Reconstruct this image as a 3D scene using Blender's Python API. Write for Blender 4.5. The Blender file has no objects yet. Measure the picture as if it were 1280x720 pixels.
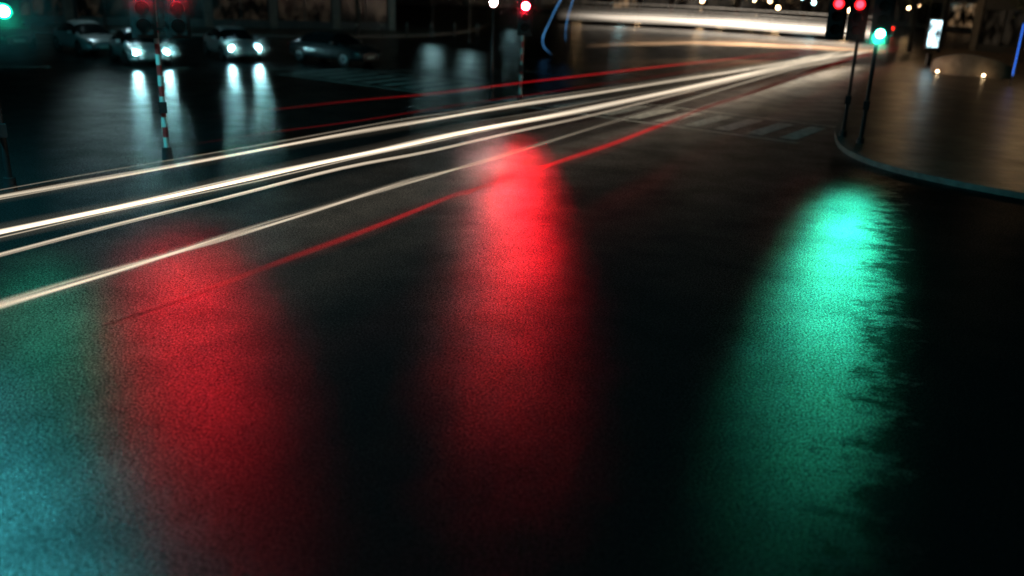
import bpy, math, random, bmesh
from mathutils import Vector, Matrix
random.seed(7)
S=bpy.context.scene
R=math.radians
# ------------------------------------------------------------------ helpers
def link(o,parent=None):
    S.collection.objects.link(o)
    if parent: o.parent=parent
    return o
def empty(name,loc=(0,0,0),rot=0):
    e=bpy.data.objects.new(name,None); e.empty_display_size=.3
    e.location=loc; e.rotation_euler=(0,0,rot); return link(e)
class MB:
    def __init__(s): s.v=[];s.f=[];s.m=[];s.mats=[]
    def mi(s,mat):
        if mat not in s.mats: s.mats.append(mat)
        return s.mats.index(mat)
    def face(s,pts,mat):
        b=len(s.v); s.v+= [tuple(p) for p in pts]; s.f.append(list(range(b,b+len(pts)))); s.m.append(s.mi(mat))
    def box(s,c,d,mat,rz=0,bev=0):
        cx,cy,cz=c; hx,hy,hz=d[0]/2,d[1]/2,d[2]/2
        b=len(s.v); ca,sa=math.cos(rz),math.sin(rz)
        for z in(-hz,hz):
            for x,y in((-hx,-hy),(hx,-hy),(hx,hy),(-hx,hy)):
                s.v.append((cx+x*ca-y*sa,cy+x*sa+y*ca,cz+z))
        for q in((3,2,1,0),(4,5,6,7),(0,1,5,4),(1,2,6,5),(2,3,7,6),(3,0,4,7)):
            s.f.append([b+i for i in q]); s.m.append(s.mi(mat))
    def cyl(s,p0,p1,r0,r1,mat,n=14,caps=True):
        p0=Vector(p0);p1=Vector(p1);a=(p1-p0).normalized()
        u=a.orthogonal().normalized(); w=a.cross(u); b=len(s.v)
        for p,r in((p0,r0),(p1,r1)):
            for i in range(n):
                t=2*math.pi*i/n; s.v.append(tuple(p+u*r*math.cos(t)+w*r*math.sin(t)))
        k=s.mi(mat)
        for i in range(n):
            j=(i+1)%n; s.f.append([b+i,b+j,b+n+j,b+n+i]); s.m.append(k)
        if caps:
            s.f.append([b+i for i in range(n)][::-1]); s.m.append(k)
            s.f.append([b+n+i for i in range(n)]); s.m.append(k)
    def make(s,name,parent=None,loc=(0,0,0),rot=0,smooth=False,bevel=0):
        me=bpy.data.meshes.new(name); me.from_pydata(s.v,[],s.f)
        for m in s.mats: me.materials.append(m)
        for i,p in enumerate(me.polygons): p.material_index=s.m[i]; p.use_smooth=smooth
        me.update()
        o=bpy.data.objects.new(name,me); link(o,parent)
        o.location=loc; o.rotation_euler=(0,0,rot)
        if bevel:
            b=o.modifiers.new('bev','BEVEL'); b.width=bevel; b.segments=2; b.limit_method='ANGLE'
        return o
def mat(name,col,rough=.5,metal=0,spec=.5,em=None,es=0,vary=0,scale=8,bump=0):
    m=bpy.data.materials.new(name); m.use_nodes=True; nt=m.node_tree; b=nt.nodes['Principled BSDF']
    b.inputs['Roughness'].default_value=rough; b.inputs['Metallic'].default_value=metal
    b.inputs['Specular IOR Level'].default_value=spec
    b.inputs['Base Color'].default_value=(*col,1)
    if vary or bump:
        tc=nt.nodes.new('ShaderNodeTexCoord'); n=nt.nodes.new('ShaderNodeTexNoise'); n.inputs['Scale'].default_value=scale; n.inputs['Detail'].default_value=6
        nt.links.new(tc.outputs['Object'],n.inputs['Vector'])
        r=nt.nodes.new('ShaderNodeMapRange'); r.inputs['From Min'].default_value=.3; r.inputs['From Max'].default_value=.7
        r.inputs['To Min'].default_value=1-vary; r.inputs['To Max'].default_value=1+vary
        nt.links.new(n.outputs['Fac'],r.inputs['Value'])
        mx=nt.nodes.new('ShaderNodeVectorMath'); mx.operation='SCALE'; mx.inputs[0].default_value=col
        nt.links.new(r.outputs[0],mx.inputs['Scale']); nt.links.new(mx.outputs[0],b.inputs['Base Color'])
        if bump:
            bp=nt.nodes.new('ShaderNodeBump'); bp.inputs['Strength'].default_value=bump; bp.inputs['Distance'].default_value=.01
            nt.links.new(n.outputs['Fac'],bp.inputs['Height']); nt.links.new(bp.outputs[0],b.inputs['Normal'])
    return m
# ------------------------------------------------------------------ wet asphalt
def wet_asphalt(name,base=.009,gutter=True,rough0=.308,gain=1.0):
    m=bpy.data.materials.new(name); m.use_nodes=True; nt=m.node_tree; N=nt.nodes; L=nt.links; N.clear()
    tc=N.new('ShaderNodeTexCoord'); of=N.new('ShaderNodeMapping'); of.inputs['Location'].default_value=(3.3,7.7,.37); L.new(tc.outputs['Object'],of.inputs[0]); co=of.outputs[0]
    def noise(sc,det=4,vec=co,rough=.5):
        n=N.new('ShaderNodeTexNoise'); n.inputs['Scale'].default_value=sc; n.inputs['Detail'].default_value=det; n.inputs['Roughness'].default_value=rough
        L.new(vec,n.inputs['Vector']); return n.outputs['Fac']
    def rng(v,a,bb,c,d):
        r=N.new('ShaderNodeMapRange'); r.inputs['From Min'].default_value=a; r.inputs['From Max'].default_value=bb
        r.inputs['To Min'].default_value=c; r.inputs['To Max'].default_value=d; L.new(v,r.inputs['Value']); return r.outputs[0]
    def ma(op,a,c):
        n=N.new('ShaderNodeMath'); n.operation=op
        for i,x in enumerate((a,c)):
            if isinstance(x,(int,float)): n.inputs[i].default_value=x
            else: L.new(x,n.inputs[i])
        return n.outputs[0]
    big=noise(.22,3); mid=noise(1.1,3); fine=noise(38,4,rough=.7)
    vo=N.new('ShaderNodeTexVoronoi'); vo.inputs['Scale'].default_value=55; L.new(co,vo.inputs['Vector']); stone=vo.outputs['Distance']
    rough=rng(big,.3,.7,rough0-.02,rough0+.03)
    basev=ma('MULTIPLY',rng(fine,.3,.7,.4,1.6),base)
    # film of water: broken up by the aggregate poking through
    speck=ma('MULTIPLY',rng(fine,.36,.64,.15,1.8),rng(stone,.1,.7,1.4,.4))
    speck=ma('MULTIPLY',speck,rng(mid,.3,.7,.7,1.25))
    if gutter:
        sx=N.new('ShaderNodeSeparateXYZ'); L.new(tc.outputs['Object'],sx.inputs[0])
        d=ma('SUBTRACT',sx.outputs[0],ma('ADD',ma('MULTIPLY',sx.outputs[1],.395),.42))
        mp=N.new('ShaderNodeMapping'); mp.inputs['Scale'].default_value=(1.1,1.6,1); L.new(co,mp.inputs[0])
        st=noise(1.3,9,mp.outputs[0],.72)
        d=ma('ADD',d,rng(st,.3,.7,-.75,.75))
        dry=rng(d,-.15,.4,0,.85)
        dry=ma('MULTIPLY',dry,rng(sx.outputs[1],19,23,1,0))
        speck=ma('MULTIPLY',speck,ma('SUBTRACT',1,dry))
    cb=N.new('ShaderNodeCombineColor'); L.new(basev,cb.inputs[0]); L.new(basev,cb.inputs[1]); L.new(ma('MULTIPLY',basev,1.06),cb.inputs[2])
    h=ma('ADD',ma('MULTIPLY',stone,.8),fine)
    bp=N.new('ShaderNodeBump'); bp.inputs['Distance'].default_value=.006; bp.inputs['Strength'].default_value=.42; L.new(h,bp.inputs['Height'])
    df=N.new('ShaderNodeBsdfDiffuse'); L.new(cb.outputs[0],df.inputs['Color']); L.new(bp.outputs[0],df.inputs['Normal'])
    gl=N.new('ShaderNodeBsdfGlossy'); gl.distribution='BECKMANN'; L.new(rough,gl.inputs['Roughness']); L.new(bp.outputs[0],gl.inputs['Normal'])
    gc=N.new('ShaderNodeCombineColor'); 
    sg=ma('MINIMUM',ma('MULTIPLY',speck,gain),1.8)
    for i in range(3): L.new(sg,gc.inputs[i])
    L.new(gc.outputs[0],gl.inputs['Color'])
    fr=N.new('ShaderNodeFresnel'); fr.inputs['IOR'].default_value=1.36
    mx=N.new('ShaderNodeMixShader'); L.new(fr.outputs[0],mx.inputs[0]); L.new(df.outputs[0],mx.inputs[1]); L.new(gl.outputs[0],mx.inputs[2])
    o=N.new('ShaderNodeOutputMaterial'); L.new(mx.outputs[0],o.inputs[0])
    return m
M_road=wet_asphalt('wet_asphalt')
M_ground=wet_asphalt('wet_ground',gutter=False,rough0=.5,gain=.5)
def paving():
    m=bpy.data.materials.new('wet_paving'); m.use_nodes=True; nt=m.node_tree; N=nt.nodes; L=nt.links; b=N['Principled BSDF']
    tc=N.new('ShaderNodeTexCoord'); br=N.new('ShaderNodeTexBrick'); L.new(tc.outputs['Object'],br.inputs['Vector'])
    br.inputs['Scale'].default_value=1.0; br.inputs['Brick Width'].default_value=.6; br.inputs['Row Height'].default_value=.3; br.inputs['Mortar Size'].default_value=.012
    br.inputs['Color1'].default_value=(.17,.13,.095,1); br.inputs['Color2'].default_value=(.09,.07,.055,1); br.inputs['Mortar'].default_value=(.01,.01,.01,1)
    n2=N.new('ShaderNodeTexNoise'); n2.inputs['Scale'].default_value=.5; n2.inputs['Detail'].default_value=6; L.new(tc.outputs['Object'],n2.inputs['Vector'])
    r2=N.new('ShaderNodeMapRange'); r2.inputs['From Min'].default_value=.35;r2.inputs['From Max'].default_value=.65;r2.inputs['To Min'].default_value=.35;r2.inputs['To Max'].default_value=1.3
    L.new(n2.outputs['Fac'],r2.inputs['Value']); sc=N.new('ShaderNodeVectorMath'); sc.operation='SCALE'; L.new(br.outputs['Color'],sc.inputs[0]); L.new(r2.outputs[0],sc.inputs['Scale'])
    L.new(sc.outputs[0],b.inputs['Base Color'])
    n=N.new('ShaderNodeTexNoise'); n.inputs['Scale'].default_value=1.3; n.inputs['Detail'].default_value=6; L.new(tc.outputs['Object'],n.inputs['Vector'])
    r=N.new('ShaderNodeMapRange'); r.inputs['From Min'].default_value=.3;r.inputs['From Max'].default_value=.7;r.inputs['To Min'].default_value=.29;r.inputs['To Max'].default_value=.42
    L.new(n.outputs['Fac'],r.inputs['Value']); L.new(r.outputs[0],b.inputs['Roughness'])
    bp=N.new('ShaderNodeBump'); bp.inputs['Strength'].default_value=.4; bp.inputs['Distance'].default_value=.005; bp.invert=True
    L.new(br.outputs['Fac'],bp.inputs['Height']); L.new(bp.outputs[0],b.inputs['Normal'])
    return m
M_pave=paving()
M_kerb=mat('kerb_stone',(.13,.12,.11),.4,vary=.3,scale=5,bump=.4)
M_paint=mat('worn_road_paint',(.5,.48,.44),.38,vary=.6,scale=5,bump=.4)
M_metal=mat('dark_metal',(.03,.03,.033),.35,.6,vary=.3,scale=20)
M_white=mat('pole_white_band',(.4,.4,.38),.35,vary=.15,scale=20)
M_red=mat('pole_red_band',(.35,.02,.02),.35,vary=.15,scale=20)
M_black=mat('signal_black',(.012,.012,.013),.4,vary=.2,scale=20)
M_rubber=mat('tyre_rubber',(.012,.012,.012),.7,vary=.2,scale=20)
M_rim=mat('alloy_rim',(.4,.4,.42),.3,.9,vary=.1,scale=20)
M_glass=mat('car_glass',(.01,.012,.014),.05,spec=.8)
M_conc=mat('concrete',(.38,.30,.22),.6,vary=.25,scale=3,bump=.5)
M_lensoff=mat('lens_dark',(.02,.01,.008),.15)
def em(name,col,st,samp=True,beam=0,axis=None):
    m=bpy.data.materials.new(name); m.use_nodes=True; nt=m.node_tree; nt.nodes.clear()
    e=nt.nodes.new('ShaderNodeEmission'); e.inputs[0].default_value=(*col,1); e.inputs[1].default_value=st
    o=nt.nodes.new('ShaderNodeOutputMaterial'); nt.links.new(e.outputs[0],o.inputs[0])
    if beam:   # lens optics: the output is concentrated in a beam about the lens axis
        g=nt.nodes.new('ShaderNodeNewGeometry'); dp=nt.nodes.new('ShaderNodeVectorMath'); dp.operation='DOT_PRODUCT'
        nt.links.new(g.outputs['Incoming'],dp.inputs[0])
        if axis: dp.inputs[1].default_value=axis
        else: nt.links.new(g.outputs['Normal'],dp.inputs[1])
        ab=nt.nodes.new('ShaderNodeMath'); ab.operation='MAXIMUM'; ab.inputs[1].default_value=0; nt.links.new(dp.outputs['Value'],ab.inputs[0])
        pw=nt.nodes.new('ShaderNodeMath'); pw.operation='POWER'; nt.links.new(ab.outputs[0],pw.inputs[0]); pw.inputs[1].default_value=beam
        mu=nt.nodes.new('ShaderNodeMath'); mu.operation='MULTIPLY'; nt.links.new(pw.outputs[0],mu.inputs[0]); mu.inputs[1].default_value=st
        nt.links.new(mu.outputs[0],e.inputs[1])
    if not samp: m.cycles.emission_sampling='NONE'
    return m
def aim(x,y,down): # unit axis of a lens at x,y turned to the junction approach, tipped down
    v=Vector((-x,-y,0)).normalized(); a=R(down); v=v*math.cos(a); v.z=-math.sin(a); return tuple(v)
E_red=em('lens_red_lit',(1,.008,.022),2300,beam=34,axis=aim(-7.7,19.3,8))
E_redB=em('lens_red_centre_lit',(1,.008,.020),11500,beam=52,axis=aim(0,30.9,2))
E_redS=em('lens_red_small_lit',(1,.012,.022),15,beam=5)
E_redrim=em('lens_red_rim',(1,.01,.012),3,False)
E_green=em('lens_green_lit',(.045,1,.6),6000,beam=60,axis=aim(9.36,24.3,10))
E_greenrim=em('lens_green_rim',(.01,1,.5),1.5,False)
E_teal=em('lens_teal_lit',(.02,1,.6),330,beam=12,axis=aim(-9.45,15.9,10))
E_head=em('headlamp_lit',(.4,.92,1),800,beam=2)
E_cool=em('lamp_cool_lit',(.10,.84,.95),3900)
E_warm=em('lamp_warm_lit',(1,.62,.3),280)
E_warm2=em('lamp_warm_small_lit',(1,.68,.36),30)
E_tail=em('tail_lamp_lit',(1,.02,.01),12)
# ------------------------------------------------------------------ ground / road
def sheet(name,pts,z,m):
    me=bpy.data.meshes.new(name)
    me.from_pydata([(x,y,z) for x,y in pts],[],[list(range(len(pts)))]); me.materials.append(m); me.update(); o=bpy.data.objects.new(name,me); return link(o)
G=900
sheet('ground',[(-G,-G),(G,-G),(G,G),(-G,G)],-.02,M_ground)
sheet('road',[(-60,-20),(80,-20),(80,75),(60,110),(-30,110),(-60,60)],0,M_road)
def smooth_poly(pts,k=3):
    for _ in range(k):
        q=[pts[0]]
        for a,b in zip(pts,pts[1:]):
            q.append((a[0]*.75+b[0]*.25,a[1]*.75+b[1]*.25)); q.append((a[0]*.25+b[0]*.75,a[1]*.25+b[1]*.75))
        q.append(pts[-1]); pts=q
    return pts
edge=smooth_poly([(52,100),(24,57),(16.7,44.2),(12.9,35),(9.3,26.6),(8.3,22.2),(10.2,18.8),(16,14.5),(40,0),(70,-18)],3)
def offset(pts,d):
    out=[]
    for i,p in enumerate(pts):
        a=pts[max(i-1,0)]; b=pts[min(i+1,len(pts)-1)]
        t=Vector((b[0]-a[0],b[1]-a[1])).normalized(); out.append((p[0]-t.y*d,p[1]+t.x*d))
    return out
inner=offset(edge,.22)
sheet('pavement',inner+[(110,-18),(110,100)],.125,M_pave)
def kerb(name,e,i2,z=.13):
    b=MB(); n=len(e)
    for i in range(n-1):
        a,bb,c,d=e[i],e[i+1],i2[i+1],i2[i]
        b.face([(a[0],a[1],z),(bb[0],bb[1],z),(c[0],c[1],z),(d[0],d[1],z)],M_kerb)
        b.face([(a[0],a[1],-.01),(bb[0],bb[1],-.01),(bb[0],bb[1],z),(a[0],a[1],z)],M_kerb)
    return b.make(name)
kerb('kerb',edge,inner)
edge2=smooth_poly([(-70,41),(-40,49.5),(-14,56.5),(-6,62),(-3,72),(-2,110)],2)
in2=offset(edge2,.22)
kerb('kerb',edge2,in2)
sheet('pavement',in2+[(-110,110),(-110,41)],.125,M_pave)
d=Vector((.565,.825)); c=Vector((-.825,.565))
def stripe(b,p,L,W,z=.004):
    a=p-d*L/2-c*W/2; e=p+d*L/2-c*W/2; f=p+d*L/2+c*W/2; g=p-d*L/2+c*W/2
    b.face([(q.x,q.y,z) for q in(a,e,f,g)],M_paint)
p0=Vector((9.0,26.2))
def crossing(start,length,n):
    zb=MB()
    for i in range(n): stripe(zb,p0+c*(start+.6+i*1.0),2.9,.5)
    for s in(-1.95,1.95):
        a=p0+d*s+c*(start+.1); e=p0+d*s+c*(start+length)
        zb.face([(q.x,q.y,.004) for q in(a-d*.1,a+d*.1,e+d*.1,e-d*.1)],M_paint)
    zb.make('zebra_crossing')
crossing(0,11.4,11); crossing(12.6,9,9)
ln=MB()
for k in range(9): stripe(ln,Vector((9,33))+c*4.0+d*(k*6),3,.14)
for k in range(8):
    q=Vector((-30+5*k,33+1.4*k)); ln.box((q.x,q.y,.003),(2.6,.13,.003),M_paint,.27)
ln.make('lane_markings')
# ------------------------------------------------------------------ scattering balls added around the lamps to imitate lens bloom
def bloom_halo(p,r,dens):
    me=bpy.data.meshes.new('bloom_halo'); bm=bmesh.new(); bmesh.ops.create_icosphere(bm,subdivisions=3,radius=1.0); bm.to_mesh(me); bm.free()
    o=bpy.data.objects.new('bloom_halo',me); link(o); o.location=p; o.scale=(r,r,r)
    m=bpy.data.materials.new('bloom_halo'); m.use_nodes=True; nt=m.node_tree; N=nt.nodes; L=nt.links; N.clear()
    tc=N.new('ShaderNodeTexCoord'); ln_=N.new('ShaderNodeVectorMath'); ln_.operation='LENGTH'; L.new(tc.outputs['Object'],ln_.inputs[0])
    mr=N.new('ShaderNodeMapRange'); mr.interpolation_type='SMOOTHSTEP'; mr.inputs['From Min'].default_value=.05; mr.inputs['From Max'].default_value=1; mr.inputs['To Min'].default_value=dens; mr.inputs['To Max'].default_value=0
    L.new(ln_.outputs['Value'],mr.inputs['Value'])
    vs=N.new('ShaderNodeVolumeScatter'); vs.inputs['Anisotropy'].default_value=.3; L.new(mr.outputs[0],vs.inputs['Density'])
    ou=N.new('ShaderNodeOutputMaterial'); L.new(vs.outputs[0],ou.inputs['Volume']); me.materials.append(m)
# ------------------------------------------------------------------ traffic signals
def signal(x,y,h,heads,banded=True,r=.055,md=.02):
    ang=math.atan2(-y,-x)+math.pi/2
    root=empty('traffic_light',(x,y,0),ang)
    b=MB(); b.cyl((0,0,0),(0,0,.28),.12,.1,M_metal,16)
    ph=h+.75
    if banded:
        k=0; z=.28
        while z<ph:
            z2=min(z+.22,ph); b.cyl((0,0,z),(0,0,z2),r,r,M_red if k%2 else M_white,14,False); z=z2;k+=1
    else: b.cyl((0,0,.28),(0,0,ph),r,r*.85,M_metal,14)
    b.cyl((0,0,ph),(0,0,ph+.05),r*1.2,r*.5,M_metal,14)
    b.box((0,-.07,1.15),(.16,.1,.24),M_metal)
    b.make('pole',root)
    for hi,(dx,dz,spec) in enumerate(heads):
        hb=MB(); cz=h+dz
        hb.box((dx,-.16,cz),(.34,.16,1.06),M_black)
        hb.box((dx,-.073,cz),(.5,.012,1.22),M_black)
        hb.box((dx*.5,-.04,cz+.42),(abs(dx)+.06,.05,.05),M_metal)
        hb.box((dx*.5,-.04,cz-.42),(abs(dx)+.06,.05,.05),M_metal)
        for k in range(3):
            lz=cz+.34-.34*k; n=12; Rr=.15
            for i in range(n):
                t0=math.pi*(-.12+1.24*i/n); t1=math.pi*(-.12+1.24*(i+1)/n)
                hb.face([(dx+Rr*math.cos(t),yy,lz+Rr*math.sin(t)) for t,yy in((t0,-.24),(t1,-.24),(t1,-.40),(t0,-.40))],M_black)
        hb.make('signal_head' ,root)
        for k in range(3):
            lz=cz+.34-.34*k; m=spec[k]; lb=MB()
            if m is None: lb.cyl((dx,-.24,lz),(dx,-.262,lz),.135,.12,M_lensoff,20)
            else:
                core,rim=m
                lb.cyl((dx,-.24,lz),(dx,-.255,lz),.14,.135,rim,24)
                lb.cyl((dx,-.256,lz),(dx,-.275,lz),.105,.10,core,12)
                wp=Matrix.Translation((x,y,0))@Matrix.Rotation(ang,4,'Z')@Vector((dx,-.45,lz-.03))
                if core is not E_redS: bloom_halo(wp,1.1,md)
            lb.make('lens',root)
    return root
RED=(E_red,E_redrim); REDB=(E_redB,E_redrim); REDS=(E_redS,E_redrim); GRN=(E_green,E_greenrim); TEA=(E_teal,E_greenrim)
signal(9.36,24.3,3.36,((.05,0,(None,None,GRN)),),banded=False,r=.06,md=.32)
signal(9.25,25.4,3.36,((-.62,0,(REDS,None,None)),(-.08,0,(REDS,None,None)) ),banded=False,r=.05)
signal(0.03,30.9,2.83,((.07,0,(REDB,None,None)),),md=.12)
signal(-7.7,19.3,3.2,((-.22,0,(RED,None,None)),(.45,0,(RED,None,None))),md=.06)
signal(-9.3,15.9,3.5,((.3,.05,(None,None,TEA)),),banded=False,md=.08)
def street_lamp(x,y,h,rot,E,arm=1.4,size=(.5,.22)):
    root=empty('street_lamp',(x,y,0),rot); b=MB()
    b.cyl((0,0,0),(0,0,.9),.11,.1,M_metal,14); b.cyl((0,0,.9),(0,0,h),.08,.05,M_metal,14)
    pts=[(0,0,h-.05),(arm*.35,0,h+.22),(arm*.75,0,h+.3),(arm,0,h+.28)]
    for p,q in zip(pts,pts[1:]): b.cyl(p,q,.04,.038,M_metal,10)
    b.make('pole',root)
    l=MB(); l.box((arm+.25,0,h+.28),(.75,.3,.1),M_metal); l.make('lamp_housing',root,bevel=.03)
    e=MB(); e.box((arm+.28,0,h+.215),(size[0],size[1],.02),E); e.make('lamp_panel',root)
street_lamp(-11.3,14.2,8.6,-.9,E_cool,arm=.9,size=(.55,.26))
street_lamp(30,50,7,math.radians(170),E_warm)
street_lamp(-22,45.5,7.5,math.radians(-30),em('car_fill_cool',(.6,.95,1),260))  # unseen lamp, added above the parked cars to brighten them
street_lamp(29,64,7,math.radians(150),E_warm)
def globe_lamp(x,y,h,E,r=.14,mi=0):
    root=empty('globe_lamp_post',(x,y,0)); b=MB()
    b.cyl((0,0,0),(0,0,.3),.09,.07,M_metal,12); b.cyl((0,0,.3),(0,0,h-r),.04,.035,M_metal,12); b.cyl((0,0,h-r-.05),(0,0,h-r),.08,.1,M_metal,12)
    b.make('pole',root)
    me=bpy.data.meshes.new('globe'); bm=bmesh.new(); bmesh.ops.create_uvsphere(bm,u_segments=12,v_segments=8,radius=r); bm.to_mesh(me); bm.free()
    me.materials.append(E); o=bpy.data.objects.new('globe',me); link(o,root); o.location=(0,0,h)
E_g1=em('globe_white',(1,.5,.46),520,beam=20,axis=aim(-1,31,5)); E_g2=em('globe_cyan',(.5,.95,1),45); E_g3=em('globe_warm',(1,.62,.3),30,False); E_g4=em('globe_cyan_far',(.5,.95,1),20,False)
globe_lamp(-.98,31.2,3.22,E_g1,.11)
globe_lamp(-3.3,58,3.1,E_g2,.13)
globe_lamp(-6.0,62,3.2,E_g2,.15)
for i,(x,y,h) in enumerate(((6,100,2.9),(10,95,2.6),(13,104,2.7),(17,90,2.9),(19,99,2.3),(21,108,2.5),(24,97,2.6),(26,95,2.0),(28,106,2.4),(31,104,2.9),(24,112,2.8),(34,99,2.3),(38,92,2.5),(28,90,2.7),(36,70,2.6),(33,78,3.0),(30,86,2.2),(-1,80,3.0))):
    globe_lamp(x,y,h,(E_g3,E_g4)[i%4==1],(.11,.16,.13)[i%3])
# ------------------------------------------------------------------ cars
def paint(name,col):
    m=mat(name,col,.3,.2,vary=.08,scale=3); b=m.node_tree.nodes['Principled BSDF']
    b.inputs['Coat Weight'].default_value=.8; b.inputs['Coat Roughness'].default_value=.08; return m
P_white=paint('car_paint_white',(.65,.66,.68)); P_dark=paint('car_paint_dark',(.05,.05,.055)); P_silver=paint('car_paint_silver',(.4,.41,.42))
P_red=paint('car_paint_red',(.2,.01,.01))
M_plate=mat('plate',(.5,.5,.45),.5); M_trim=mat('black_trim',(.01,.01,.01),.5); M_chrome=mat('chrome',(.5,.5,.5),.15,1)
def car_mesh(P):
    st=[(-2.16,.42,.62,.80,.60,.86,.50),(-2.08,.30,.60,.86,.78,.93,.62),(-1.75,.24,.58,.90,.86,1.00,.70),(-1.30,.22,.57,.92,.88,1.22,.66),
        (-.75,.22,.56,.92,.89,1.42,.60),(-.05,.22,.56,.91,.89,1.46,.61),(.45,.22,.56,.90,.89,1.36,.62),(1.0,.22,.56,.88,.88,1.00,.72),(1.25,.22,.56,.84,.87,.91,.74),
        (1.75,.22,.54,.76,.85,.81,.68),(2.05,.26,.50,.66,.76,.70,.58),(2.17,.36,.50,.58,.58,.61,.45)]
    v=[];f=[];mi=[]
    def ring(s):
        x,zb,zm,zt,hw,zr,rw=s
        half=[(hw*.82,zb),(hw*.98,zb+.07),(hw,zm),(hw*.955,zt),(rw,zr-.03),(rw*.55,zr+.02)]
        return [(x,-a,z) for a,z in half]+[(x,a,z) for a,z in reversed(half)]
    for s in st: v+=ring(s)
    n=12
    for i in range(len(st)-1):
        for j in range(n):
            k=(j+1)%n; a=i*n
            f.append([a+j,a+k,a+n+k,a+n+j]); g=0
            if j in(3,7) and i in(3,4,5,6): g=1
            if i in(6,7,2,3) and j in(4,5,6): g=1
            mi.append(g)
    f.append(list(range(n))); mi.append(0); f.append([(len(st)-1)*n+j for j in range(n)][::-1]); mi.append(0)
    me=bpy.data.meshes.new('body'); me.from_pydata(v,[],f); me.materials.append(P); me.materials.append(M_glass)
    for i,p in enumerate(me.polygons): p.material_index=mi[i]; p.use_smooth=True
    me.update(); return me
def car(x,y,rot,P,lights=True,tail=False,hz=False):
    root=empty('parked_car' if y<60 else 'car',(x,y,0),rot)
    o=bpy.data.objects.new('body',car_mesh(P)); link(o,root); ss=o.modifiers.new('s','SUBSURF'); ss.levels=2; ss.render_levels=2
    w=MB()
    for wx in(-1.33,1.32):
        for sy in(-1,1):
            w.cyl((wx,sy*.70,.32),(wx,sy*.90,.32),.32,.32,M_rubber,24)
            w.cyl((wx,sy*.90,.32),(wx,sy*.912,.32),.21,.19,M_rim,18)
            w.cyl((wx,sy*.912,.32),(wx,sy*.92,.32),.06,.05,M_trim,12)
            for k in range(5):
                t=k*2*math.pi/5+.3; w.box((wx+.11*math.cos(t),sy*.915,.32+.11*math.sin(t)),(.05,.01,.05),M_trim)
            n=14
            for i in range(n):
                t0=math.pi*i/n;t1=math.pi*(i+1)/n
                w.face([(wx+q*math.cos(t),sy*.893,.32+q*math.sin(t)) for q,t in((.34,t0),(.34,t1),(.40,t1),(.40,t0))],M_trim)
    w.make('wheels',root)
    g=MB()
    g.box((2.10,0,.50),(.10,.78,.14),M_trim); g.box((2.12,0,.60),(.07,.6,.05),M_chrome); g.box((2.08,0,.30),(.14,1.1,.10),M_trim)
    g.box((2.165,0,.40),(.02,.5,.11),M_plate); g.box((-2.15,0,.62),(.02,.5,.11),M_plate)
    for s in(-1,1):
        g.box((.72,s*.97,.98),(.12,.17,.12),P); g.box((.72,s*.89,.94),(.05,.12,.04),M_trim)
        g.box((.1,s*.885,.80),(.16,.02,.025),M_chrome); g.box((-.8,s*.885,.80),(.16,.02,.025),M_chrome)
    g.make('trim',root,bevel=.015)
    h=MB()
    for s in(-1,1):
        h.box((1.98,s*.60,.61),(.22,.26,.11),M_chrome,rz=-s*.35)
        h.cyl((2.05,s*.60,.61),(2.13,s*.60,.61),.08,.078,(E_head if lights else M_glass),12)
        if hz:
            wp=Matrix.Translation((x,y,0))@Matrix.Rotation(rot,4,'Z')@Vector((2.3,s*.6,.66)); bloom_halo(wp,.62,.5)
    h.make('headlamps',root)
    t=MB()
    for s in(-1,1): t.box((-2.08,s*.62,.76),(.1,.28,.13),E_tail if tail else M_red)
    t.make('tail_lamps',root)
    return root
car(-16.3,38.9,R(-55),P_white,hz=True)
car(-13.5,42.6,R(-57),P_silver,hz=True)
car(-8.6,42.0,R(-30),P_dark,lights=False)
car(-20.3,42.6,R(-44),P_silver,lights=False)
car(-25.0,44.0,R(-42),P_dark,lights=False)
for (x,y,r,P,t) in ((18,96,-95,P_dark,False),(26,101,-97,P_silver,False),(34,88,80,P_red,True)):
    car(x,y,R(r),P,lights=False,tail=t)
# ------------------------------------------------------------------ light trails (long exposure)
def trail_mat(name,col,samp=True):
    m=bpy.data.materials.new(name); m.use_nodes=True; nt=m.node_tree; N=nt.nodes; L=nt.links; N.clear()
    at=N.new('ShaderNodeAttribute'); at.attribute_name='glow'
    lw=N.new('ShaderNodeLayerWeight'); lw.inputs[0].default_value=.5
    inv=N.new('ShaderNodeMath'); inv.operation='SUBTRACT'; inv.inputs[0].default_value=1; L.new(lw.outputs['Facing'],inv.inputs[1])
    pw=N.new('ShaderNodeMath'); pw.operation='POWER'; pw.inputs[1].default_value=2.0; L.new(inv.outputs[0],pw.inputs[0])
    mu=N.new('ShaderNodeMath'); mu.operation='MULTIPLY'; L.new(pw.outputs[0],mu.inputs[0]); L.new(at.outputs['Fac'],mu.inputs[1])
    e=N.new('ShaderNodeEmission'); e.inputs[0].default_value=(*col,1); L.new(mu.outputs[0],e.inputs[1])
    t=N.new('ShaderNodeBsdfTransparent'); a=N.new('ShaderNodeAddShader'); L.new(e.outputs[0],a.inputs[0]); L.new(t.outputs[0],a.inputs[1])
    o=N.new('ShaderNodeOutputMaterial'); L.new(a.outputs[0],o.inputs[0])
    if not samp: m.cycles.emission_sampling='NONE'
    return m
T_white=trail_mat('trail_white',(1,.82,.60))
T_far=trail_mat('trail_far',(1,.84,.66),False)
T_warm=trail_mat('trail_warm',(1,.58,.3),False)
T_red=trail_mat('trail_red',(1,.012,.02),False)
T_blue=trail_mat('trail_blue',(.12,.45,1),False)
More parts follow.
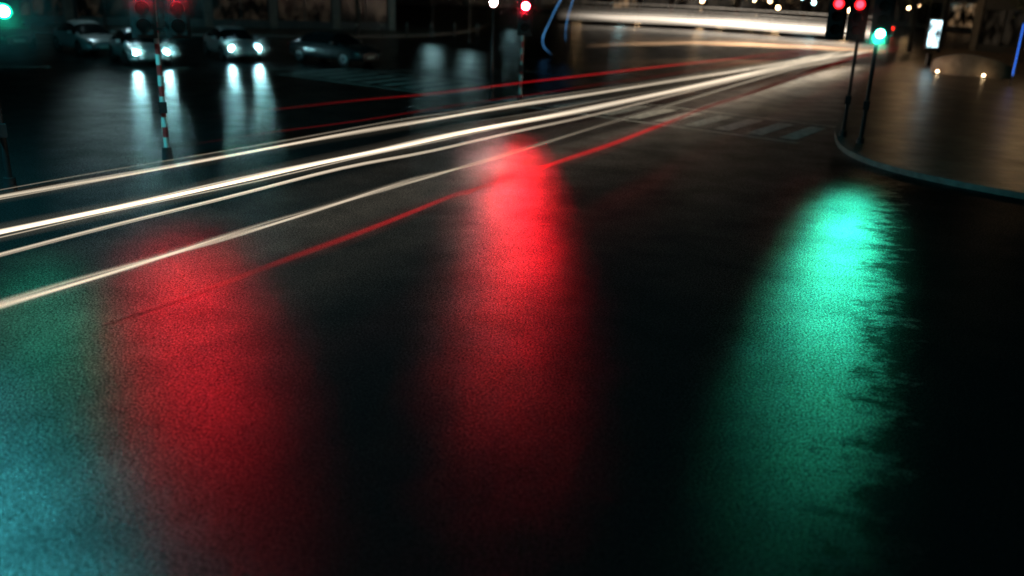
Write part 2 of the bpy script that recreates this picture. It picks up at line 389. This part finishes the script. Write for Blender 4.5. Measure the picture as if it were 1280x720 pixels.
def cr(P,n=7):
    P=[P[0]]+P+[P[-1]]; out=[]
    for i in range(1,len(P)-2):
        for k in range(n):
            t=k/n; q=[]
            for a,b,c_,e in zip(P[i-1],P[i],P[i+1],P[i+2]):
                q.append(.5*((2*b)+(-a+c_)*t+(2*a-5*b+4*c_-e)*t*t+(-a+3*b-3*c_+e)*t**3))
            out.append(q)
    out.append(list(P[-2])); return out
def trail(pts,m,strands,grow=True):
    C=cr(pts); v=[];f=[];gl=[]
    for so,dz,r0,gain in strands:
        n=6 if r0<.06 else 14  # the wide faint strands are bloom, modelled as glowing tubes
        b=len(v); ph=random.random()*6
        for i,p in enumerate(C):
            r=r0*(max(.85,p[1]/15) if grow else 1)  # tubes widen with distance: bloom built into the shape
            a=Vector(C[max(i-1,0)][:3]); e=Vector(C[min(i+1,len(C)-1)][:3]); t=(e-a).normalized()
            s=t.cross(Vector((0,0,1))); s=s.normalized() if s.length>.01 else Vector((1,0,0)); u=s.cross(t)
            o=Vector(p[:3])+s*so+Vector((0,0,dz+.012*math.sin(i*.9+ph)))
            for k in range(n):
                w=2*math.pi*k/n; v.append(tuple(o+s*r*math.cos(w)+u*r*math.sin(w))); gl.append(max(0,p[3])*gain*(1+.15*math.sin(i*.6+ph)))
        for i in range(len(C)-1):
            for k in range(n):
                j=(k+1)%n; q=b+i*n; f.append([q+k,q+j,q+n+j,q+n+k])
    me=bpy.data.meshes.new('light_trail'); me.from_pydata(v,[],f); me.materials.append(m)
    at=me.attributes.new('glow','FLOAT','POINT'); at.data.foreach_set('value',gl)
    for p in me.polygons: p.use_smooth=True
    me.update(); o=bpy.data.objects.new('light_trail',me); return link(o)
z=.65
def ext(pts,g,fwd=0):
    P=[(x,y,z,gg) for (x,y),gg in zip(pts,g)]
    dx,dy=Vector((pts[1][0]-pts[0][0],pts[1][1]-pts[0][1])).normalized()
    P=[(pts[0][0]-dx*7,pts[0][1]-dy*7,z,g[0])]+P
    P.append((pts[-1][0]+.575*fwd,pts[-1][1]+.82*fwd,z,g[-1]*.6))
    return P
trail(ext([(-7.81,13.03),(-3.57,20),(-.19,25.1),(5.98,33.9),(13.8,45.2)],[.4,.6,.8,1.0,3],9),T_white,[(0,0,.026,1.1),(.07,.04,.018,.6),(-.06,-.03,.016,.5),(0,.11,.014,.3),(0,0,.11,.03)])
trail(ext([(-6.8,11.2),(-3.7,16.4),(-.9,20.96),(3.75,28),(13.4,43.8)],[.9,1.2,1.3,1.4,4],10),T_white,[(0,0,.040,1.1),(.08,.02,.026,.8),(-.13,.0,.02,.5),(.20,0,.013,.4),(0,0,.16,.03)])
trail(ext([(-6.3,10.3),(-3.6,15.4),(-.83,19.6),(3.9,27.3),(13.2,43.2)],[.55,.8,.7,.8,3],9),T_white,[(0,0,.024,1),(.05,-.01,.016,.5)])
trail(ext([(-5.35,8.63),(-3.74,11.6),(-1.99,14.9),(-.42,17.6),(3.35,24.6),(12.7,41.5)],[.4,.4,.38,.3,.22,1.2],8),T_white,[(0,0,.030,1),(.075,.02,.024,.8),(-.065,0,.018,.6),(.03,.05,.03,.25),(0,0,.1,.05)])
trail(ext([(-2.6,19.9),(1.2,25.2),(6.6,33.2),(13.4,43.0)],[.0,.18,.5,2.5],9),T_white,[(0,0,.016,1),(.3,0,.012,.7)])
trail([(9,37.5,.6,0),(12.6,42.5,.6,2),(14.8,46.2,.6,10),(17,49.5,.6,8),(21,55,.6,.5)],T_white,[(0,0,.14,1),(.4,.1,.09,.6),(-.5,.05,.08,.6),(0,.05,.5,.05)],grow=False)  # fat tubes added as the glare where the trails converge
trail([(-3.86,7.6,.85,0),(-2.83,9.56,.85,.07),(-1.03,13.25,.85,.25),(-.6,13.95,.85,.1),(.2,15.5,.85,.1),(.8,16.4,.85,.6),(3.2,20.9,.85,.65),(5,24.5,.85,.25),(9,31.8,.85,.18),(16.4,45.4,.85,.6),(22,54,.85,.5)],T_red,[(0,0,.05,1),(.06,.05,.03,.6),(-.05,-.03,.02,.5),(.0,.0,.14,.12)])
trail([(-7,19.9,.85,0),(-5.2,22.5,.85,.03),(-2.07,26.2,.85,.12),(2.9,33.1,.85,.45),(10.5,43.2,.85,.5),(17,52,.85,.4)],T_red,[(0,0,.02,1),(.05,.02,.012,.5)])
trail([(-6.5,16.5,.85,0),(-4.2,19.6,.85,.04),(-.2,25.5,.85,.08),(4,31.6,.85,.1),(10.5,41.3,.85,.4),(15.6,48.5,.85,.7)],T_red,[(0,0,.018,1)])
trail([(3.2,87.7,.8,0),(8,87,.8,.5),(14.6,85.8,.8,1.3),(20,82,.8,2.4),(25.6,76.4,.8,2),(29,73,.8,.8)],T_far,
      [(0,0,.14,1),(.3,.25,.08,.6),(-.2,-.2,.09,.7),(.5,.5,.05,.4),(0,.8,.04,.3),(.2,-.35,.06,.5),(0,1.2,.04,.25),(0,.2,.55,.03)],grow=False)
trail([(3.3,48.5,.75,0),(6.5,51.5,.75,.4),(10.3,54.2,.75,.8),(14,54.6,.75,1.2),(17.4,54.2,.75,.9),(21,53,.75,.3)],T_warm,
      [(0,0,.05,1),(.25,.1,.035,.7),(-.2,-.1,.035,.6),(.4,.28,.025,.4)],grow=False)
trail([(1.7,49.5,.1,.0),(1.25,49.5,.5,.25),(1.15,49.5,1.0,.4),(1.45,49.5,1.8,.3),(2.0,49.5,3.0,.35),(2.5,49.5,3.9,.3)],T_blue,[(0,0,.025,1),(.12,.05,.015,.6)],grow=False)
trail([(2.4,49.5,.8,0),(2.35,49.5,1.4,.3),(2.45,49.5,2.2,.35),(2.7,49.5,3.2,.4),(2.9,49.5,3.9,.3)],T_blue,[(0,0,.022,1)],grow=False)
# ------------------------------------------------------------------ buildings
M_wall=[mat('wall_render_dark',(.20,.18,.16),.7,vary=.25,scale=1.5,bump=.3),mat('wall_brick',(.22,.11,.08),.75,vary=.3,scale=4,bump=.4),mat('wall_stone',(.3,.27,.22),.7,vary=.2,scale=2,bump=.3)]
M_win=mat('window_glass',(.015,.018,.02),.08,spec=.7); M_frame=mat('window_frame',(.08,.08,.08),.4)
def litmat(name,col,st,sc=(1.3,1.3,.8),fl=.45):
    m=bpy.data.materials.new(name); m.use_nodes=True; nt=m.node_tree; N=nt.nodes; L=nt.links; b=N['Principled BSDF']
    b.inputs['Base Color'].default_value=(.02,.02,.02,1); b.inputs['Roughness'].default_value=.1
    tc=N.new('ShaderNodeTexCoord'); mp=N.new('ShaderNodeMapping'); mp.inputs['Scale'].default_value=sc; L.new(tc.outputs['Object'],mp.inputs[0])
    n=N.new('ShaderNodeTexNoise'); n.inputs['Scale'].default_value=1.5; n.inputs['Detail'].default_value=5; L.new(mp.outputs[0],n.inputs['Vector'])
    r=N.new('ShaderNodeMapRange'); r.inputs['From Min'].default_value=fl; r.inputs['From Max'].default_value=.75; r.inputs['To Min'].default_value=0; r.inputs['To Max'].default_value=st
    L.new(n.outputs['Fac'],r.inputs['Value']); L.new(r.outputs[0],b.inputs['Emission Strength']); b.inputs['Emission Color'].default_value=(*col,1)
    m.cycles.emission_sampling='NONE'; return m
L_w=[litmat('shop_warm',(1,.6,.3),.3),litmat('shop_cool',(.4,.8,1),.15),litmat('shop_dim',(1,.75,.5),.02)]
def building(name,p0,p1,depth,floors,wall,lit):
    a=Vector(p0);b_=Vector(p1); L=(b_-a).length; ang=math.atan2(b_.y-a.y,b_.x-a.x)
    root=empty(name,(a.x,a.y,.12),ang); H=4.2+floors*3.2; W=M_wall[wall]
    w=MB(); fr=MB(); gl=MB(); gd=MB()
    w.box((L/2,depth/2+.4,H/2),(L-.8,depth,H),W)
    w.box((L/2,.25,4.05),(L,.7,.35),M_wall[2]); w.box((L/2,.25,H+.15),(L,.9,.3),M_wall[2])
    n=max(2,int(L/4)); s=L/n
    for i in range(n+1): w.box((min(max(i*s,.3),L-.3),.22,1.93),(.5,.5,3.86),W)
    for i in range(n):
        x=(i+.5)*s; k=random.random()
        g=L_w[0] if k<lit*.5 else L_w[1] if k<lit*.7 else L_w[2] if k<lit+.25 else M_win
        fr.box((x,.25,.25),(s-.5,.25,.5),M_frame); fr.box((x,.25,3.35),(s-.5,.3,.9),M_frame)
        for t in(-.5,0,.5): fr.box((x+t*(s-.6),.2,1.7),(.07,.12,2.4),M_frame)
        gl.face([(x-s/2+.25,.3,.5),(x+s/2-.25,.3,.5),(x+s/2-.25,.3,2.9),(x-s/2+.25,.3,2.9)],g)
        for f in range(floors):
            zz=4.2+f*3.2+1.6
            for u in(-s/4,s/4):
                g=L_w[2] if random.random()<.2 else M_win
                gd.face([(x+u-.5,.385,zz-.75),(x+u+.5,.385,zz-.75),(x+u+.5,.385,zz+.75),(x+u-.5,.385,zz+.75)],g)
                fr.box((x+u,.34,zz),(.06,.08,1.5),M_frame); fr.box((x+u,.33,zz-.8),(1.25,.14,.1),M_wall[2]); fr.box((x+u,.34,zz+.79),(1.15,.1,.08),M_frame)
                fr.box((x+u-.54,.34,zz),(.08,.1,1.5),M_frame);fr.box((x+u+.54,.34,zz),(.08,.1,1.5),M_frame)
    w.make('walls',root); fr.make('frames',root); gl.make('shop_windows',root); gd.make('windows',root)
building('brick_building',(-62,50),(-34,57),12,3,1,.0)
building('shop_building',(-33,57.5),(-9,66),12,3,0,.05)
building('stone_building',(-16,118),(10,122),12,4,2,.3)
building('brick_building',(11,122),(40,118),12,3,1,.5)
building('stone_building',(41,114),(52,92),12,4,2,.5)
building('shop_building',(33,68),(47,46),12,3,0,.2)
for i in range(6):
    root=empty('bollard',(-10.5+i*1.5,58.6+i*.75,.12)); b=MB(); b.cyl((0,0,0),(0,0,.85),.07,.06,M_metal,12); b.cyl((0,0,.62),(0,0,.72),.072,.072,M_white,12); b.cyl((0,0,.85),(0,0,.93),.07,.02,M_metal,12); b.make('post',root)
root=empty('advertising_lightbox',(23.1,52,.12),R(25)); b=MB()
b.box((0,0,.35),(.35,.14,.7),M_metal); b.box((0,0,1.75),(1.05,.16,1.7),M_metal); b.make('frame',root,bevel=.02)
E_post=litmat('poster_glow',(.6,.9,1),6,sc=(2.2,2.2,1.6),fl=.40); E_post.cycles.emission_sampling='AUTO'
b=MB(); b.box((0,-.085,1.75),(.85,.012,1.45),E_post); b.box((0,.085,1.75),(.85,.012,1.45),E_post); b.make('poster',root)
root=empty('curved_planter',(23.4,47.4,.125),R(-40)); b=MB()
n=28
for i in range(n):
    t0=math.pi*i/n; t1=math.pi*(i+1)/n
    def P(t,r,zf): return (2.0*r*math.cos(t),-1.3*r*math.sin(t),zf)
    hz=lambda t:.55+.5*math.sin(t)**2
    b.face([P(t0,1,0),P(t1,1,0),P(t1,.97,hz(t1)),P(t0,.97,hz(t0))],M_conc)
    b.face([P(t0,.97,hz(t0)),P(t1,.97,hz(t1)),P(t1,.78,hz(t1)),P(t0,.78,hz(t0))],M_conc)
    b.face([P(t0,.78,hz(t0)),P(t1,.78,hz(t1)),P(t1,.76,0),P(t0,.76,0)],M_conc)
b.make('wall',root)
b=MB(); b.box((0,-.55,.22),(2.8,.75,.06),M_conc); b.make('seat',root)
for gx in(-1.2,1.0):
    b=MB(); b.cyl((gx,-1.75,0),(gx,-1.75,.10),.07,.07,M_metal,12); b.cyl((gx,-1.72,.10),(gx,-1.66,.14),.05,.05,E_warm2,12); b.make('ground_lamp',root)
root=empty('led_light_post',(22.8,42.3,.125)); b=MB(); b.cyl((0,0,0),(0,0,2.9),.05,.05,M_metal,12); b.cyl((0,0,2.9),(0,0,2.96),.06,.03,M_metal,12); b.make('post',root)
b=MB(); b.box((-.03,-.06,1.6),(.035,.02,2.3),em('led_blue',(.04,.2,1),1.6,False)); b.make('led_strip',root)
# ------------------------------------------------------------------ trees
M_bark=mat('bark',(.06,.045,.035),.85,vary=.4,scale=10,bump=.8); M_leaf=mat('leaves',(.05,.08,.03),.5,vary=.5,scale=1.2)
def tree(x,y,h,seed):
    rr=random.Random(seed); root=empty('street_tree',(x,y,.1)); b=MB(); tips=[]
    p=Vector((0,0,0)); r=.17
    for i in range(4):
        q=p+Vector((rr.uniform(-.1,.1),rr.uniform(-.1,.1),h*.14)); b.cyl(p,q,r,r*.88,M_bark,10,False); p=q;r*=.88
    for k in range(7):
        a=k*2*math.pi/7+rr.random(); s=p.copy(); s.z-=rr.uniform(0,h*.12); rad=.08
        dr=Vector((math.cos(a),math.sin(a),rr.uniform(.5,1.4))).normalized()
        for i in range(3):
            q=s+dr*h*.12; b.cyl(s,q,rad,rad*.65,M_bark,7,False); s=q; rad*=.65; dr=(dr+Vector((rr.uniform(-.3,.3),rr.uniform(-.3,.3),.2))).normalized(); tips.append(s.copy())
    b.make('trunk',root); l=MB()
    for t in tips:
        for k in range(90):
            o=t+Vector((rr.gauss(0,.5),rr.gauss(0,.5),rr.gauss(.1,.42))); u=Vector((rr.gauss(0,1),rr.gauss(0,1),rr.gauss(0,1))).normalized(); w=u.orthogonal().normalized(); s=rr.uniform(.05,.11)
            l.face([o-u*s,o+w*s*.6,o+u*s,o-w*s*.6],M_leaf)
    l.make('foliage',root)
for i,(x,y) in enumerate(((-30,52),(-22,55.5),(-11,61.5),(2,112),(27,64),(31,57),(28,50),(22,112))): tree(x,y,6.5+random.random(),i)
# ------------------------------------------------------------------ sky
w=bpy.data.worlds.new('World'); S.world=w; w.use_nodes=True; nt=w.node_tree; bg=nt.nodes['Background']
sk=nt.nodes.new('ShaderNodeTexSky'); sk.sky_type='NISHITA'; sk.sun_disc=False; sk.sun_elevation=R(2); sk.sun_rotation=R(40)
nt.links.new(sk.outputs[0],bg.inputs[0]); bg.inputs[1].default_value=.0003
sun=bpy.data.lights.new('moon','SUN'); sun.energy=.001; sun.angle=R(3); sun.color=(.8,.9,1); so=bpy.data.objects.new('moon',sun); link(so); so.rotation_euler=(R(50),0,R(140))
# ------------------------------------------------------------------ camera
pitch=R(19.4); rho=.038
F=Vector((0,math.cos(pitch),-math.sin(pitch))); R0=Vector((1,0,0)); U0=Vector((0,math.sin(pitch),math.cos(pitch)))
Rc=(R0*math.cos(rho)+U0*math.sin(rho)); Uc=(U0*math.cos(rho)-R0*math.sin(rho))
M=Matrix(((Rc.x,Uc.x,-F.x,0),(Rc.y,Uc.y,-F.y,0),(Rc.z,Uc.z,-F.z,4.1),(0,0,0,1)))
cd=bpy.data.cameras.new('camera'); cd.lens=31.16; cd.sensor_width=36; cd.clip_end=3000
cd.dof.use_dof=True; cd.dof.focus_distance=13; cd.dof.aperture_fstop=.42
co=bpy.data.objects.new('camera',cd); link(co); co.matrix_world=M; S.camera=co
S.view_settings.view_transform='Standard'; S.view_settings.look='None'; S.view_settings.exposure=0
